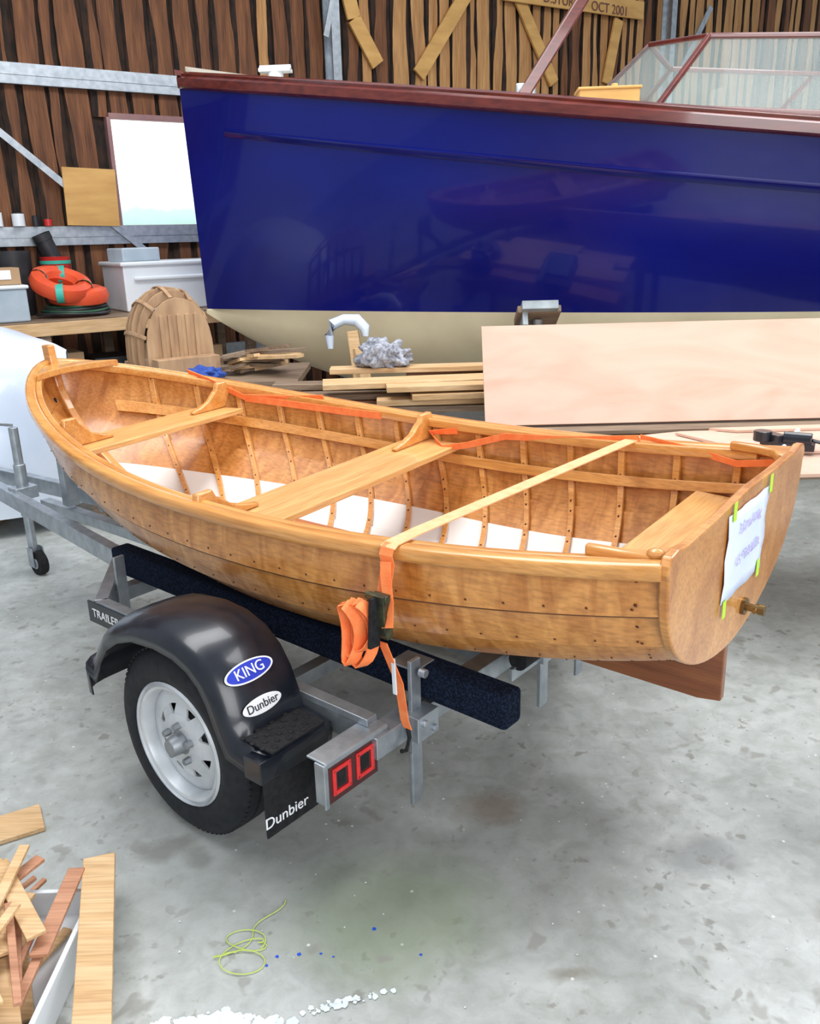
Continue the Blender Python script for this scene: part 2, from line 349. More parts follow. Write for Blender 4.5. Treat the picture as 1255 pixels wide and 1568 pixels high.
# ---------------------------------------------------------------- dinghy
HEEL=-.042
BO=V((.780,1.928,.878)); BYAW=2.475
din=empty('wooden_dinghy',BO,(HEEL,0,BYAW))
L=2.95;bm=.562;bt=.455;sm=.428
def hbm(s):
    if s>sm:
        q=(s-sm)/(1-sm); return bm*max(0,1-q**2.2)**.72
    r=(sm-s)/sm; return bm-(bm-bt)*r*r
def zs(s): return .199*((s-.38)/.62)**2 if s>.38 else .0765*((.38-s)/.38)**2
def zk(s): return -.43+.160*((.4-s)/.4)**2 if s<.4 else -.43+.07*((s-.4)/.6)**2
def sec(s,u):
    q=math.sin(u*math.pi/2)
    if s<.45: k=s/.45; p1=2.7+.3*k; p2=.58-.03*k
    else: k=((s-.45)/.55)**1.5; p1=3.0-1.3*k; p2=.55+.35*k
    y=hbm(s)*max(0,1-q**p1)**p2
    z=zs(s)*(1-q)+zk(s)*q
    x=s*(L-.60*q**2.2)+(1-s)*(-.002+.010*q)
    return V((x,y,z))
def HP(s,u,side,off=0.):
    a=sec(s,max(u-.01,0));c=sec(s,min(u+.01,1)); P=sec(s,u)
    dy=c.y-a.y;dz=c.z-a.z; l=math.hypot(dy,dz) or 1
    y=P.y+off*(-dz/l); z=P.z+off*(dy/l)
    if off<0: y=max(y,0)
    return V((P.x,side*y,z))
SS=[.92*i/44 for i in range(45)]+[.92+.08*(1-(1-i/14)**1.6) for i in range(1,15)]
US=[0,.19,.36,.52,.67,.84,1.0]
b=MB()
for side in(1,-1):
    for k in range(6):
        u0,u1=US[k],US[k+1]; rings=[]; nr=5
        for s in SS:
            ov=.018 if k<5 else 0
            fr=[j/(nr-1)*.955 for j in range(nr)]+[1.]
            uu=[u0+(u1-u0+ov)*f_ for f_ in fr]
            lo_=min(1,(1-s)*14+.25)
            of=[.0005+.0165*f_*lo_ for f_ in fr]; of[-1]=.0135*lo_
            outer=[HP(s,u,side,o_) for u,o_ in zip(uu,of)]
            inn=[HP(s,u,side,-.007+.012*f_*lo_) for u,f_ in zip(uu[::-1],fr[::-1])]
            rings.append(outer+inn)
        n1=len(fr)
        mis=[0]*(n1-2)+[2,2]+[1 if k>=3 else 0]*(n1-1)+[0]  # outer lower lip and bottom edge carry the painted lap shadow
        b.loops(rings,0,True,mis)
b.obj('lapstrake_planking',[varn,whitei,lapshade],din,smooth=True,angle=20)
b=MB(); ribx=[.15+.19*i for i in range(14)]
for side in(1,-1):
    for x in ribx:
        s0=(x-.011)/L; s1=(x+.011)/L; rings=[]
        for j in range(19):
            u=.97*j/18
            rings.append([HP(s0,u,side,-.004),HP(s1,u,side,-.004),HP(s1,u,side,-.019),HP(s0,u,side,-.019)])
        b.loops(rings,0)
b.obj('steamed_ribs',[varn2],din,smooth=True,bevel=.0015)
def alongcurve(s,side):
    e=.002; P=HP(s,0,side); A=sec(max(s-e,0),0);C=sec(min(s+e,1),0)
    t=V((C.x-A.x,(C.y-A.y)*side,0)).normalized(); n=V((t.y,-t.x,0))
    if n.y*side<0: n=-n
    return P,n
def rprof(a0,a1,z0,z1,r):
    pts=[]
    for (cx,cz,st) in ((a1-r,z1-r,0),(a0+r,z1-r,90),(a0+r,z0+r,180),(a1-r,z0+r,270)):
        for k in range(4):
            g=math.radians(st+k*30); pts.append((cx+r*math.cos(g),cz+r*math.sin(g)))
    return pts
b=MB()
for side in(1,-1):
    for (prof,sA,sB) in ((rprof(-.012,.030,-.026,.014,.012),0,1),(rprof(-.034,-.012,-.022,.010,.005),.03,.985)):
        rings=[]
        for s in [sA+(sB-sA)*x for x in SS]:
            P,n=alongcurve(s,side); rings.append([V((P.x+n.x*a,P.y+n.y*a,P.z+z)) for a,z in prof])
        b.loops(rings,0)
b.obj('gunwale_rails',[varn2],din,smooth=True)
b=MB()
for side in(1,-1):
    rings=[]
    for i in range(50):
        s=.03+.91*i/49; u0=.17
        rings.append([HP(s,u0,side,-.018),HP(s,u0+.06,side,-.018),HP(s,u0+.06,side,-.031),HP(s,u0,side,-.031)])
    b.loops(rings,0)
b.obj('riser_stringers',[varn2],din,smooth=True,bevel=.002)
b=MB()
def rivet(P,n,r=.0036):
    t,a,c=frame(n); m=6
    vs=[P+(a*math.cos(k*math.tau/m)+c*math.sin(k*math.tau/m))*r for k in range(m)]+[P+n*.0025]
    b.add(vs,[(k,(k+1)%m,m) for k in range(m)])
for side in(1,-1):
    for k in range(1,6):
        u=US[k]-.020
        for j in range(0,34):
            x=.055+.095*j
            s=x/L
            if s>.96: continue
            P=HP(s,u,side,.0142); Q=HP(s,u,side,.03); rivet(P,(Q-P).normalized())
    for k in range(4):
        for x in ribx:
            for uu in (US[k]+.035,US[k+1]-.02):
                P=HP(x/L,uu,side,-.0195); Q=HP(x/L,uu,side,-.04); rivet(P,(Q-P).normalized(),.0045)
    for j in range(9):
        u=.05+j*.1; P=HP(.016,u,side,.0145); Q=HP(.016,u,side,.03); rivet(P,(Q-P).normalized(),.0045)
b.obj('copper_rivets',[copper],din)
# transom
b=MB()
ys=[]
for j in range(0,25):
    P=HP(0,j/24,1,.020); ys.append((P.y,P.z))
TW=.483
topc=[(TW-.003,.088),(TW-.016,.103),(TW-.05,.108),(.38,.100),(.2,.102),(0,.110)]
prt=[(y,z) for (y,z) in ys if z<.06]
half=topc[::-1]+[(TW,.07)]+prt
poly=half+[(-y,z) for (y,z) in half[::-1][1:-1]]
def tx(z): q=(.1-z)/.42; return -.004+.008*q
r1=[V((tx(z)+.004,y,z)) for y,z in poly]; r2_=[V((tx(z)-.018,y,z)) for y,z in poly]
b.loops([r1,r2_],0)
b.obj('transom',[varn],din,bevel=.004)
b=MB()
rings=[]
for i in range(30):
    s=i/29*.99; P=sec(s,1.); rings.append([V((P.x,-.016,P.z+.01)),V((P.x,.016,P.z+.01)),V((P.x,.014,P.z-.028)),V((P.x,-.014,P.z-.028))])
b.loops(rings,0)
b.prism([(0,-.26),(.0,-.468),(.06,-.478),(1.25,-.46),(1.25,-.42),(.9,-.41),(.5,-.36)],(0,0,0),(1,0,0),(0,0,1),.026,0)
b.obj('keel_and_skeg',[skegm],din,bevel=.003)
b=MB(); rings=[]
pr=[sec(1,u/16) for u in range(17)]
pts=[V((pr[0].x+.005,0,pr[0].z+.075)),V((pr[0].x+.003,0,pr[0].z+.03))]+pr
for i,P in enumerate(pts):
    t=(pts[min(i+1,len(pts)-1)]-pts[max(i-1,0)]).normalized(); n=V((-t.z,0,t.x))
    w=.017
    rings.append([P-n*.035+V((0,w,0)),P+n*.022+V((0,w*.8,0)),P+n*.022-V((0,w*.8,0)),P-n*.035-V((0,w,0))])
b.loops(rings,0); b.obj('stem',[varn2],din,bevel=.005)
b=MB(); A=[]
for i in range(7):
    s=.93+.068*i/6; P,n=alongcurve(s,1); A.append((P.x-n.x*.02,P.y-n.y*.02))
poly=[(x,y) for x,y in A]+[(x,-y) for x,y in A[::-1]]
c0=A[0]
for k in range(1,6):
    g=k/6; poly.append((c0[0]+.06*math.sin(g*math.pi),-c0[1]*(1-2*g)))
b.prism(poly,(0,0,zs(.97)+.002),(1,0,0),(0,1,0),.028,0); b.obj('breasthook',[varn2],din,bevel=.004)
def thw(b,xc,wd,z,hw0,hw1,th=.022,mi=0):
    poly=[(xc-wd/2,-hw0),(xc+wd/2,-hw1),(xc+wd/2,hw1),(xc-wd/2,hw0)]
    b.prism(poly,(0,0,z),(1,0,0),(0,1,0),th,mi)
zT=-.080;xT=1.285
b=MB(); thw(b,xT,.23,zT,.540,.538); b.obj('middle_thwart',[varn3],din,bevel=.004)
zF=-.015;xF=2.27
b=MB(); thw(b,xF,.20,zF,.380,.320); b.obj('bow_thwart',[varn3],din,bevel=.004)
zS=-.085
b=MB(); thw(b,.145,.23,zS,.42,.45); b.obj('stern_seat',[varn3],din,bevel=.004)
b=MB()
def knee(x,yh,z,hh,side,ln=.17):
    pl=[(0,0),(ln,0),(ln+.005,.012),(ln*.76,.022),(ln*.5,.040),(ln*.33,.068),(ln*.24,hh*.85),(ln*.18,hh+.012),(-.02,hh+.012),(-.03,hh*.6)]
    b.prism(pl,(x,side*yh,z+.011),(0,-side,0),(0,0,1),.026)
for side in(1,-1):
    knee(xT+.04,.535,zT,.090,side,.20); knee(xF+.0,.36,zF,.095,side,.17)
for side in(1,-1):
    z=zs(0)+.000; yb=.450
    pl=[(-.002,yb),(.17,yb+.010),(.17,yb-.010),(.09,yb-.018),(.045,yb-.034),(.025,yb-.07),(-.002,yb-.08)]
    b.prism([(x,side*y) for x,y in pl],(0,0,z),(1,0,0),(0,1,0),.026)
b.dome((.022,.440,zs(0)+.014),.014,12,0,(1.6,1,1))
b.obj('knees',[varn2],din,smooth=True,bevel=.006)
b=MB()
for i,y in enumerate((-.155,-.052,.052,.155)):
    b.box((1.05,y,-.368+.004*abs(i-1.5)),(1.35,.092,.012),0)
for x in(.5,.85,1.25,1.6): b.box((x,0,-.382),(.04,.40,.016),0)
b.obj('bottom_boards',[floorb],din,bevel=.003)
b=MB(); b.box((xT-.08,.43,zT+.013),(.07,.05,.004),0); b.cyl((xT-.08,.43,zT+.013),(xT-.08,.43,zT+.02),.012,n=12,mi=1)
b.obj('rowlock_plate',[galv,blackm],din,bevel=.001)
b=MB(); zz_=-.215; X0=tx(zz_)-.018; yb_=-.045
b.cyl((X0,yb_,zz_),(X0-.010,yb_,zz_),.022,n=16); b.cyl((X0,yb_,zz_),(X0-.045,yb_,zz_),.010,n=12); b.cyl((X0-.035,yb_-.02,zz_),(X0-.035,yb_+.02,zz_),.006,n=8);b.cyl((X0-.04,yb_,zz_),(X0-.055,yb_,zz_),.014,n=12)
b.obj('drain_bung',[brass],din,smooth=True)
note=empty('paper_note',BO,(HEEL,0,BYAW))
b=MB(); rows=[]
for i in range(9):
    z=.085-.22*i/8; rows.append([V((tx(z)-.0205-.004*math.sin(i*.8+j*.9)**2,.145-.29*j/8,z-.01*j/8)) for j in range(9)])
b.grid(rows,0); b.obj('sheet',[paper],note,solid=.0006,smooth=True)
b=MB()
for (y,z) in ((.12,.09),(-.15,.080),(.13,-.150),(-.115,-.135)): b.box((tx(z)-.026,y,z),(.001,.02,.045),0)
b.obj('tape',[tapeg],note)
text('handwriting','3.0 m long',(tx(.03)-.028,-.005,.03),(0,-1,0),(.0,0,1),.036,ink,note); text('handwriting_b','15" TRAILER',(tx(-.05)-.028,-.005,-.05),(0,-1,0),(0,0,1),.032,ink,note)
# ---------------------------------------------------------------- strap
st=empty('ratchet_strap',BO,(HEEL,0,BYAW))
b=MB()
gz=.034; g0=.567
top=[(.61,g0+.008,-.01),(.61,g0+.014,.012),(.61,g0+.006,.028),(.61,g0-.01,gz)]
def cat(P,Q,n,sag):
    P=V(P);Q=V(Q); return [P.lerp(Q,i/n)-V((0,0,sag*4*(i/n)*(1-i/n))) for i in range(n+1)]
b.ribbon([(.61,g0+.042,-.17),(.61,g0+.030,-.08)]+top,.036,(1,.1,0),.003,1)
b.ribbon([(.61,g0+.006,.028),(.61,g0-.01,gz)]+cat((.61,g0-.035,gz+.002),(.49,-.55,gz+.003),16,.0)[1:],.042,(1,.1,0),.003,0)
b.ribbon([(.57,g0+.07,-.14),(.585,g0+.045,-.09),(.60,g0+.03,-.03),(.605,g0+.022,.0)],.03,(1,0,0),.003,1)
b.ribbon([(.61,g0+.045,-.2),(.605,g0,-.33),(.60,.56,-.44),(.60,.55,-.47)],.026,(1,0,0),.003,1)
def fg(s,dn,inn,x=0): 
    P=HP(s,0,-1); return V((P.x,P.y+inn,P.z+dn))
b.ribbon([fg(.16,.02,.0),fg(.10,-.0,.025),fg(.05,-.03,.04),fg(.01,-.02,.04)],.02,(0,.2,1),.003,1)
b.ribbon([fg(.16,.018,.01),fg(.24,.0,.03),fg(.33,-.015,.035),fg(.38,-.06,.06),fg(.41,-.075,.09),fg(.44,-.04,.04),fg(.40,-.02,.035)],.024,(0,.2,1),.003,1)
b.ribbon([fg(.62,.014,.01),fg(.68,-.012,.034),fg(.74,-.03,.05),fg(.80,.01,.03),fg(.84,.018,-.01)],.03,(0,.4,1),.003,1)
b.ribbon([fg(.74,-.035,.045),fg(.66,-.026,.04),fg(.58,-.018,.036),fg(.52,-.01,.036)],.03,(0,.2,1),.003,1)
for k,(dx,dy,hh,ww) in enumerate(((.0,.03,.17,.040),(.012,.04,.14,.028),(-.015,.035,.12,.038),(.01,.055,.155,.024))):
    pts=[]
    for i in range(21):
        g=math.pi*2*i/20; pts.append(V((.650+dx+ww*.8*math.sin(g),g0+.045+dy+.012*math.cos(g*2),-.085-hh*.5*(1-math.cos(g)))))
    b.ribbon(pts,.032,(.35,1,.1),.003,1)
b.obj('webbing',[peach,orange],st,smooth=True)
b=MB()
yr=g0+.05
b.box((.602,yr,-.125),(.045,.02,.11),0); b.box((.602,yr+.016,-.11),(.05,.012,.09),0); b.cyl((.575,yr+.01,-.16),(.63,yr+.01,-.16),.012,n=12,mi=0); b.cyl((.572,yr+.01,-.075),(.635,yr+.01,-.075),.01,n=12,mi=0)
b.beam((.602,yr+.02,-.07),(.60,yr+.038,-.19),.035,.01,1); b.tube([(.60,.55,-.47),(.60,.545,-.50),(.60,.56,-.53),(.60,.58,-.52)],.006,8,1)
b.box((.60,.59,-.30),(.012,.004,.10),2)
b.obj('ratchet',[ratch,blackm,white],st,bevel=.003)
# ---------------------------------------------------------------- trailer
TYAW=2.447
tr=empty('boat_trailer',(.758,1.89,0),(0,0,TYAW))
b=MB()
for sd in(1,-1):
    b.beam((.66,sd*.565,.385),(1.88,sd*.565,.385),.045,.075); b.beam((1.88,sd*.565,.385),(2.25,sd*.25,.385),.045,.075); b.beam((2.25,sd*.25,.385),(3.9,sd*.05,.405),.045,.075)
    b.box((1.25,sd*.588,.42),(1.2,.004,.02)); 
b.beam((.64,.60,.365),(.64,-.60,.365),.06,.06); b.beam((1.35,.56,.365),(1.35,-.56,.365),.05,.05); b.beam((2.0,.46,.365),(2.0,-.46,.365),.05,.05)
b.beam((.64,0,.36),(3.3,0,.36),.05,.05)
b.box((.56,-.10,.30),(.012,.045,.24)); b.box((.58,-.10,.36),(.08,.06,.05)); b.box((.56,-.02,.36),(.012,.20,.04))
for sd in(1,-1):
    b.box((.655,sd*.655,.406),(.062,.22,.006)); b.box((.6245,sd*.655,.400),(.006,.22,.014)); b.box((.640,sd*.768,.35),(.030,.006,.11)); b.box((.625,sd*.764,.345),(.006,.014,.12))
    b.box((.62,sd*.44,.335),(.012,.04,.42)); b.box((.60,sd*.44,.37),(.05,.085,.07)); b.cyl((.60,sd*.44,.515),(.58,sd*.44,.515),.012,n=10); b.box((.66,sd*.40,.51),(.09,.08,.006))
    b.box((1.95,sd*.44,.40),(.012,.04,.25)); b.box((1.2,sd*.42,.38),(.04,.012,.12))
    b.cyl((.585,sd*.46,.385),(.565,sd*.46,.385),.010,n=8); b.cyl((.585,sd*.42,.355),(.565,sd*.42,.355),.010,n=8)
    b.box((.62,sd*.44,.20),(.01,.045,.16))
    b.beam((1.15,sd*.56,.40),(1.15,sd*.62,.60),.04,.01); 
b.obj('galvanised_chassis',[galv],tr,bevel=.004)
b=MB()
b.cyl((.55,-.06,.40),(.55,.06,.40),.03,.03,n=16)
b.obj('keel_roller',[blackm],tr,smooth=True)
b=MB()
b.beam((1.15,.66,.277),(1.15,-.66,.277),.045,.045)
for sd in(1,-1):
    b.tube([(.82,sd*.52,.34),(1.0,sd*.52,.27),(1.15,sd*.52,.25),(1.3,sd*.52,.27),(1.5,sd*.52,.34)],.016,6)
b.obj('axle_and_springs',[galvd],tr)
b=MB()
b.beam((3.05,0,.40),(3.05,0,.86),.06,.05); b.beam((2.75,0,.43),(3.05,0,.78),.04,.04)
b.cyl((3.02,-.06,.80),(3.02,.06,.80),.055,n=20); b.box((3.02,.062,.80),(.14,.006,.14)); b.box((3.02,-.062,.80),(.14,.006,.14))
b.beam((3.02,.07,.80),(2.90,.08,.92),.02,.008); b.cyl((2.90,.08,.92),(2.90,.17,.92),.014,n=10,mi=1)
b.box((2.97,0,.70),(.05,.12,.05),1)
b.cyl((3.38,.06,.10),(3.38,.06,.74),.022,n=14); b.cyl((3.38,.06,.30),(3.38,.06,.56),.028,n=14); b.box((3.38,.06,.42),(.08,.11,.06))
b.beam((3.38,.06,.75),(3.38,.17,.78),.014,.014); b.cyl((3.38,.17,.78),(3.38,.17,.84),.012,n=10,mi=1)
b.box((3.36,.032,.09),(.05,.006,.10)); b.box((3.36,.088,.09),(.05,.006,.10))
b.cyl((3.34,.04,.06),(3.34,.08,.06),.06,n=24,mi=1); b.cyl((3.34,.036,.06),(3.34,.084,.06),.028,n=16)
b.cyl((3.85,.0,.43),(4.10,0,.43),.03,n=14); b.box((4.02,0,.45),(.16,.07,.07))
b.tube([(3.7,.09,.36),(3.72,.12,.28),(3.76,.13,.24),(3.72,.12,.2),(3.68,.10,.24)],.006,6)
b.obj('jockey_wheel_and_winch',[galv,blackm],tr,smooth=True,bevel=.003)
b=MB()
for sd in(1,-1): b.beam((.360,sd*.375,.462),(2.08,sd*.355,.468),.075,.095,0)
b.obj('carpeted_bunks',[carpet],tr,bevel=.012)
for sd in(1,-1):
    w=empty('wheel_'+('near' if sd>0 else 'far')); w.parent=tr; w.location=(1.15,sd*.816,.276); w.rotation_euler=(0,0,0 if sd>0 else math.pi)
    b=MB()
    prof=[(.172,-.02),(.185,-.006),(.21,-.001),(.235,-.004),(.255,-.014),(.268,-.026),(.274,-.038),(.276,-.06),(.270,-.062),(.270,-.066),(.276,-.068),(.276,-.097),(.270,-.099),(.270,-.103),(.276,-.105),(.274,-.128),(.268,-.14),(.25,-.155),(.22,-.164),(.185,-.16),(.172,-.145)]
    b.lathe(prof,(0,0,0),(0,1,0),64,0)
    for k in range(80):
        g=math.tau*k/80; c,s_=math.cos(g),math.sin(g)
        for yy in(-.036,-.130): b.box((c*.2705,yy,s_*.2705),(.007,.016,.011),0,Matrix.Rotation(-g,3,'Y'))
    b.obj('tyre',[rubber],w,smooth=True)
    b=MB()
    b.lathe([(.176,-.002),(.181,-.008),(.176,-.014),(.166,-.008),(.158,-.010),(.152,-.030),(.149,-.060),(.149,-.150)],(0,0,0),(0,1,0),48,0)
    b.lathe([(.150,-.045),(.134,-.036),(.108,-.036),(.108,-.046),(.15,-.055)],(0,0,0),(0,1,0),48,0)
    n=8
    for k in range(n):
        g=math.tau*k/n; 
        def P(r,dg,y): return V((r*math.cos(g+dg),y,r*math.sin(g+dg)))
        ro,ri=.113,.076
        vs=[P(ro,-.20,-.037),P(ro,.20,-.037),P(ri,.388,-.026),P(ri,-.388,-.026)]; vb=[v+V((0,-.006,0)) for v in vs]
        b.add(vs+vb,[(0,1,2,3),(7,6,5,4),(0,4,5,1),(1,5,6,2),(2,6,7,3),(3,7,4,0)],0)
    b.lathe([(.001,-.022),(.045,-.022),(.06,-.020),(.082,-.026),(.082,-.036),(.001,-.036)],(0,0,0),(0,1,0),40,0)
    b.lathe([(.0005,.018),(.022,.017),(.026,.012),(.030,-.02),(.036,-.022)],(0,0,0),(0,1,0),28,1)
    for k in range(5):
        g=math.tau*k/5+.3; c=V((.052*math.cos(g),-.02,.052*math.sin(g))); b.cyl(c,c+V((0,.018,0)),.0105,.009,n=6,mi=1)
    b.obj('rim',[rimm,galvd],w,smooth=True)
    b=MB(); b.lathe([(.001,-.08),(.14,-.08)],(0,0,0),(0,1,0),32,0); b.cyl((0,-.16,0),(0,-.06,0),.06,n=24,mi=1); b.obj('brake_back',[blackm,galvd],w)
path=[(1.545,.325),(1.545,.415),(1.50,.43),(1.47,.50),(1.42,.575),(1.35,.630),(1.26,.668),(1.15,.682),(1.06,.675),(.99,.648),(.935,.600),(.90,.54),(.875,.47),(.862,.405)]
path=[(x,.325+(z-.325)*(.86 if z>.42 else 1)) for x,z in path]+[(.79,.398),(.765,.395),(.762,.34)]
for sd in(1,-1):
    b=MB(); rows=[]; pd=path
    for i,(x,z) in enumerate(pd):
        a0=pd[max(i-1,0)];a1=pd[min(i+1,len(pd)-1)]; tx_,tz_=a1[0]-a0[0],a1[1]-a0[1]; l=math.hypot(tx_,tz_); nx,nz=-tz_/l,tx_/l
        if nx*(x-1.15)+nz*(z-.30)<0: nx,nz=-nx,-nz
        if i>=len(pd)-3: nx,nz=0,1
        if i==len(pd)-1: nx,nz=-1,0
        rows.append([V((x+nx*o,sd*y,z+nz*o)) for y,o in ((.60,-.03),(.604,-.004),(.63,.006),(.70,.010),(.77,.008),(.805,.0),(.828,-.014),(.84,-.034),(.843,-.055))])
    b.grid(rows,0); b.obj('fender_'+('near' if sd>0 else 'far'),[blackp],tr,smooth=True,solid=.004,angle=60)
    b=MB(); b.box((.80,sd*.725,.412),(.10,.18,.006),1); b.box((.768,sd*.735,.270),(.006,.20,.19),1); b.box((.79,sd*.735,.365),(.06,.22,.06),0)
    for i in range(6):
        for j in range(4): b.cyl((.762+.018*i,sd*(.655+.046*j+.023*(i%2)),.414),(.762+.018*i,sd*(.655+.046*j+.023*(i%2)),.418),.008,n=6,mi=1)
    b.obj('mudflap_'+('near' if sd>0 else 'far'),[blackp,blackm],tr,bevel=.003)
text('mudflap_label','Dunbier',(.7635,.770,.216),(0,-1,-.03),(0,0,1),.043,whites,tr)
def sticker(i0,f,y,w,h,m1,body,tm,sz):
    A=V((path[i0][0],0,path[i0][1]));B=V((path[i0+1][0],0,path[i0+1][1])); P=A.lerp(B,f); t=(B-A).normalized(); n=V((t.z,0,-t.x))
    if n.x*(P.x-1.15)+n.z*(P.z-.3)<0: n=-n
    ux=V((0,-1,0)); uy=n.cross(ux); c=V((P.x,y,P.z))+n*.014
    b=MB(); N=36
    b.prism([(w*math.cos(k*math.tau/N),h*math.sin(k*math.tau/N)) for k in range(N)],c,ux,uy,.001,0)
    b.prism([(w*.92*math.cos(k*math.tau/N),h*.85*math.sin(k*math.tau/N)) for k in range(N)],c+n*.001,ux,uy,.001,1)
    b.obj('sticker',[whites,m1],tr); text('sticker_text',body,c+n*.003,ux,uy,sz,tm,tr)
sticker(10,.45,.735,.076,.027,blues,'KING',whites,.038)
sticker(11,.80,.735,.062,.021,whites,'Dunbier',blackp,.030)
for sd in(1,-1):
    b=MB(); yc=sd*.668; b.box((.645,yc,.342),(.035,.175,.108),0)
    for k,o in enumerate((-.041,.041)):
        cy=yc+o; 
        for (dy,dz,sy,sz) in ((0,.031,.062,.011),(0,-.031,.062,.011),(.026,0,.011,.070),(-.026,0,.011,.070)): b.box((.6265,cy+dy,.342+dz),(.006,sy,sz),1)
        b.box((.6275,cy,.342),(.004,.028,.040),2)
    b.obj('tail_light_'+('near' if sd>0 else 'far'),[darkred,redl,blackm],tr,bevel=.005)
b=MB(); b.box((1.78,.592,.385),(.27,.006,.075),0); b.obj('name_plate',[blackp],tr)
text('name_plate_text','TRAILERS',(1.80,.5965,.385),(-1,0,0),(0,0,1),.042,whites,tr)
# ---------------------------------------------------------------- blue launch
la=empty('blue_motor_launch',(-1.40,6.24,0),(0,0,-.0873))
LL=8.2; ZW=1.1
def cl(x): return max(0.,min(1.,x))
def lbs(x): return 1.17*(1-(1-cl(x/4.2))**2.3)*(1-.12*cl((x-5)/3.2)**2)
def lbw(x): return 1.0*(1-(1-cl(x/4.6))**1.9)*(1-.12*cl((x-5)/3.2)**2)
def lzs(x): return 2.59-.175*x+.009*x*x
def lzk(x): return .50+.57*(1-cl(x/1.7))**2
def LT(x,z,side):
    v=(z-ZW)/(lzs(x)-ZW); y=lbw(x)+(lbs(x)-lbw(x))*cl(v)**1.2+.03*math.sin(math.pi*cl(v))*cl(x/2)
    xr=x-.05*v*(1-cl(x/2))
    return V((xr,side*(y+.012),z))
xs=[LL*(i/70)**1.5 for i in range(71)]
b=MB()
for side in(-1,1):
    rows=[[LT(x,ZW+(lzs(x)-ZW)*j/14,side) for j in range(15)] for x in xs]; b.grid(rows,0)
    rows=[]
    for x in xs:
        r=[]
        for j in range(13):
            q=math.sin(j/12*math.pi/2); y=(lbw(x)-.03)*(1-q**2.2)**.75 if lbw(x)>.03 else 0
            r.append(V((x,side*(max(y,0)+.03 if q<1 else .03),ZW+(lzk(x)-ZW)*q)) if j else V((x,side*(lbw(x)+.012),ZW)))
        rows.append(r)
    b.grid(rows,1)
b.grid([[V((x,-.03,lzk(x))),V((x,.03,lzk(x)))] for x in xs],1)
tz=[ZW+(lzs(LL)-ZW)*j/14 for j in range(15)]
b.grid([[LT(LL,z,-1),LT(LL,z,1)] for z in tz],0); b.grid([[LT(0,ZW+(lzs(0)-ZW)*j/14,-1),LT(0,ZW+(lzs(0)-ZW)*j/14,1)] for j in range(15)],0)
b.obj('hull',[hullblue,creamm],la,smooth=True,angle=50)
b=MB()
for side in(-1,1):
    rings=[];r2r=[];r3=[]
    for x in xs:
        P=LT(x,lzs(x),side); z=P.z
        rings.append([P+V((0,side*a,c)) for a,c in ((-.05,-.075),(.012,-.075),(.03,-.062),(.034,-.015),(.02,.0),(-.05,.0))])
        r3.append([P+V((0,side*a,c)) for a,c in ((-.09,0),(.018,0),(.024,.014),(.0,.03),(-.09,.03))])
        z=lzs(x)-.31; 
        if x>.3:
            P=LT(x,z,side); r2r.append([P+V((0,side*a,c)) for a,c in ((-.02,-.03),(.0,-.03),(.030,-.004),(.032,.008),(.0,.02),(-.02,.02))])
    b.loops(rings,0); b.loops(r3,1); b.loops(r2r,2)
b.obj('rails',[maroon,maroon,hullblue],la,smooth=True)
b=MB()
b.grid([[V((x,lbs(x)*t,lzs(x)+.01+.05*(1-t*t))) for t in (-1,-.6,-.2,.2,.6,1)] for x in xs],0)
b.obj('deck',[deckm],la,smooth=True)
b=MB(); g=MB()
F0=V((2.62,0,2.32));F1=V((2.98,0,2.66))
for side in(-1,1):
    C0=V((2.92,side*.70,2.22));C1=V((3.22,side*.52,2.60));A0=V((5.2,side*.88,2.04));A1=V((5.2,side*.72,2.50))
    M0=C0.lerp(A0,.42);M1=C1.lerp(A1,.50)
    for (p_,q_) in ((F0,C0),(F1,C1),(F0,F1),(C0,C1),(C0,A0),(C1,A1),(M0,M1),(A0,A1)): b.beam(p_,q_,.035,.03,0)
    g.add([F0,C0,C1,F1],[(0,1,2,3)]); g.add([C0,M0,M1,C1],[(0,1,2,3)]); g.add([M0,A0,A1,M1],[(0,1,2,3)])
    b.beam(C0-V((0,0,.08)),A0-V((0,0,.08)),.03,.14,1); b.beam(F0-V((0,0,.08)),C0-V((0,0,.08)),.03,.14,1)
b.obj('windscreen_frame',[maroon,plyt],la,bevel=.008); g.obj('windscreen_glass',[glass],la)
b=MB(); b.beam((2.15,-.35,2.30),(2.85,-.25,3.35),.085,.07,0); b.box((2.2,-.36,2.34),(.12,.02,.16),1); b.obj('mast_prop',[maroon,galv],la,bevel=.01)
b=MB(); b.box((2.66,-.55,2.28),(.34,.22,.10),0); b.box((2.66,-.55,2.335),(.36,.24,.015),0); b.cyl((2.7,-.55,2.34),(2.7,-.55,2.37),.02,n=10); b.obj('deck_box',[plyt],la,bevel=.006)
b=MB(); b.cyl((.62,-.10,2.50),(.62,-.10,2.575),.05,n=14); b.box((.62,-.10,2.585),(.20,.10,.02),0); b.cyl((.52,-.10,2.60),(.72,-.10,2.60),.018,n=10); b.obj('bow_cleat',[white],la,smooth=True)
